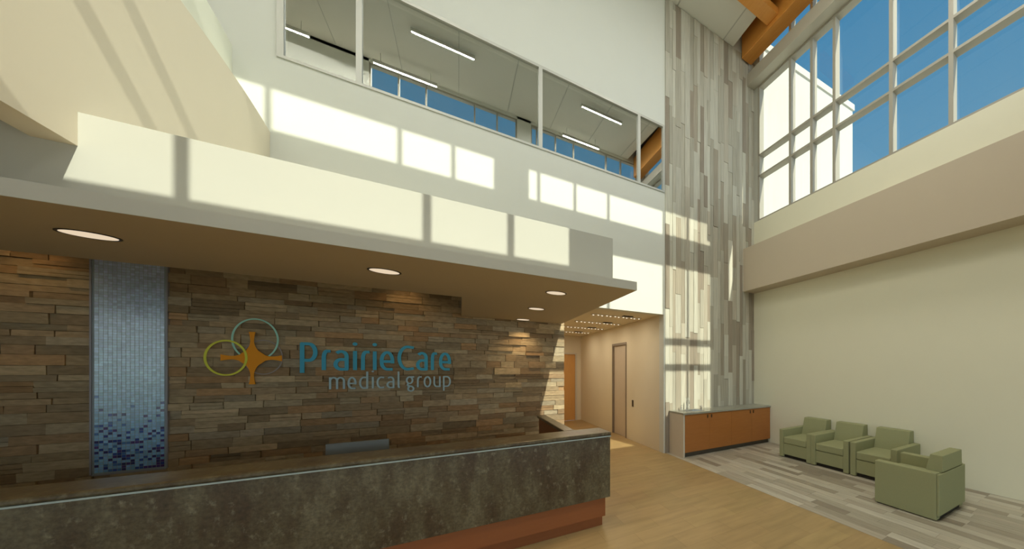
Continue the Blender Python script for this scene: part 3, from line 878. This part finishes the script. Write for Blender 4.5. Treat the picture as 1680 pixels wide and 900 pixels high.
add_box(bm, (BX0+.004, BY0+.004, .873), (BX1-.004, BY1-.004, .877))
for (a, b) in (((BX0+.001, BY0+.001, .873), (BX0+.006, BY1-.001, .906)), ((BX1-.006, BY0+.001, .873), (BX1-.001, BY1-.001, .906)), ((BX0+.001, BY0+.001, .873), (BX1-.001, BY0+.006, .906)), ((BX0+.001, BY1-.006, .873), (BX1-.001, BY1-.001, .906))): add_box(bm, a, b)
sk = obj('sink_basin', bm, STEEL); recenter(sk, (3.93, 6.33, .905)); tag(sk, 'small steel sink basin let into the worktop', 'sink')
fc = empty('faucet', (3.93, 6.555, .905)); tag(fc, 'slim steel gooseneck faucet behind the sink', 'faucet')
bm = bmesh.new()
pts = [(0, 0, .01), (0, 0, .17)] + [(0, -.055+.055*math.cos(R(a)), .17+.055*math.sin(R(a))) for a in range(20, 181, 20)] + [(0, -.11, .13)]
add_tube(bm, pts, .008, 10); obj('spout', bm, STEEL, fc, smooth=True)
bm = bmesh.new(); add_cyl(bm, (0, 0, .0055), .022, .011, 24); obj('base_plate', bm, STEEL, fc)
bm = bmesh.new(); add_tube(bm, [(.0, 0, .05), (.04, -.01, .06), (.07, -.015, .075)], .005, 8); obj('lever', bm, STEEL, fc, smooth=True)
sd = empty('soap_dispenser', (3.80, 6.565, .905)); tag(sd, 'short steel soap dispenser left of the faucet', 'soap dispenser')
bm = bmesh.new(); add_cyl(bm, (0, 0, .035), .014, .07, 20); obj('bottle', bm, STEEL, sd)
bm = bmesh.new(); add_tube(bm, [(0, 0, .070), (0, 0, .10), (0, -.05, .105)], .005, 8); obj('pump', bm, STEEL, sd)
cu = empty('cup', (4.22, 6.42, .905)); tag(cu, 'small pale cup standing right of the sink', 'cup')
bm = bmesh.new(); add_cyl(bm, (0, 0, .04), .024, .078, 24, r2=.032); obj('cup_body', bm, LAMI, cu)
bm = bmesh.new(); add_ring(bm, (0, 0), .026, .034, .0785, .083, 24); obj('rim', bm, STEEL, cu)

# small plate on the hall wall
pl = box('wall_plate', (XH-.010, 8.27, .86), (XH-.0005, 8.36, 1.02), DARKM, bev=.002)
recenter(pl, (XH, 8.315, .94)); tag(pl, 'small dark plate on the hall wall right of the taupe door', 'wall plate')

# ------------------------------------------------------------------ armchairs (front towards local -Y)
def skew_box(bm, a, b, lean, bev):
    "box whose top is shifted by lean along y"
    n0 = set(bm.verts)
    add_box(bm, a, b, bev)
    z0, z1 = a[2], b[2]
    for v in bm.verts:
        if v not in n0: v.co.y += lean*(v.co.z-z0)/(z1-z0)
def make_chair():
    t = empty('armchair', (0, 0, 0))
    Wd, Dp = .80, .80
    for s in (-1, 1):
        bm = bmesh.new(); x0, x1 = sorted((s*(Wd/2), s*(Wd/2-.105)))
        add_box(bm, (x0, -Dp/2, 0.012), (x1, Dp/2-.03, .565), .010); obj('arm', bm, SAGE, t)
    i = Wd/2-.108
    bm = bmesh.new(); add_box(bm, (-i, -Dp/2+.012, .065), (i, Dp/2-.03, .285), .008); obj('seat_base', bm, SAGE, t)
    bm = bmesh.new(); add_box(bm, (-i+.002, -Dp/2+.004, .290), (i-.002, Dp/2-.20, .420), .018, 3); obj('seat_cushion', bm, SAGE, t)
    bm = bmesh.new(); P = [(Dp/2-.27, .30), (Dp/2-.001-.03, .30), (Dp/2-.001-.03, .566), (Dp/2-.001, .566), (Dp/2-.004, .758), (Dp/2-.145, .758)]
    va = [bm.verts.new((-i+.001, y_, z_)) for y_, z_ in P]; vb = [bm.verts.new((i-.001, y_, z_)) for y_, z_ in P]
    bm.faces.new(va); bm.faces.new(vb[::-1])
    for k in range(6): bm.faces.new((va[k], va[(k+1) % 6], vb[(k+1) % 6], vb[k]))
    bmesh.ops.bevel(bm, geom=bm.edges[:], offset=.007, segments=2, profile=.5, affect='EDGES'); obj('backrest', bm, SAGE, t)
    bm = bmesh.new(); add_box(bm, (-Wd/2+.004, Dp/2-.028, .065), (Wd/2-.004, Dp/2, .555), .008); obj('back_panel', bm, SAGE, t)
    bm = bmesh.new(); add_box(bm, (-i-.004, -Dp/2+.05, .004), (i+.004, Dp/2-.035, .064)); o = obj('plinth', bm, BLACK, t); o['label'] = 'black recessed plinth'
    return t
def copy_tree(o, parent=None):
    c = o.copy(); COL.objects.link(c); c.parent = parent
    for ch in [k for k in COL.objects if k.parent == o]: copy_tree(ch, c)
    return c
proto = make_chair()
spots = [
    (5.585, 4.560, -90, 'sage green armchair nearest the sink cabinet, farthest in the row'),
    (5.585, 3.756, -90, 'sage green armchair against the wall, second from the sink cabinet'),
    (5.585, 2.925, -90, 'sage green armchair against the wall, behind the one seen from the back'),
    (4.790, 2.04, 179.0, 'sage green armchair in front, turned with its back to the viewer'),
]
chairs = [proto] + [copy_tree(proto) for _ in spots[1:]]
for o, (x, y, rz, lab) in zip(chairs, spots):
    o.location = (x, y, 0); o.rotation_euler = (0, 0, R(rz))
    tag(o, lab, 'armchair', 'sage armchairs in the waiting area')

# ------------------------------------------------------------------ outside
bw = empty('building_wing', (8.4, 6.9, 0)); tag(bw, 'white exterior wing of the building seen through the tall windows', 'building')
bm = bmesh.new()
Y0, Y1 = 6.70, 12.0
def topz(x): return 10.50 + (x-6.3)*0.075
V = [bm.verts.new(p) for p in ((6.21, Y0, -.3), (10.60, Y0, -.3), (10.60, Y0, topz(10.6)), (6.21, Y0, topz(6.21)), (6.21, Y1, -.3), (10.60, Y1, -.3), (10.60, Y1, topz(10.6)), (6.21, Y1, topz(6.21)))]
for f in ((0,1,2,3),(4,7,6,5),(0,4,5,1),(1,5,6,2),(2,6,7,3),(3,7,4,0)): bm.faces.new([V[i] for i in f])
child(obj('wall', bm, EXTW), bw)
bm = bmesh.new()
V = [bm.verts.new(p) for p in ((6.21, Y0-.05, topz(6.21)-.17), (10.65, Y0-.05, topz(10.6)-.17), (10.65, Y0-.05, topz(10.6)+.03), (6.21, Y0-.05, topz(6.21)+.03), (6.21, Y0-.001, topz(6.21)-.17), (10.65, Y0-.001, topz(10.6)-.17), (10.65, Y0-.001, topz(10.6)+.03), (6.21, Y0-.001, topz(6.21)+.03))]
for f in ((0,1,2,3),(4,7,6,5),(0,4,5,1),(1,5,6,2),(2,6,7,3),(3,7,4,0)): bm.faces.new([V[i] for i in f])
child(obj('coping', bm, EXTW), bw)
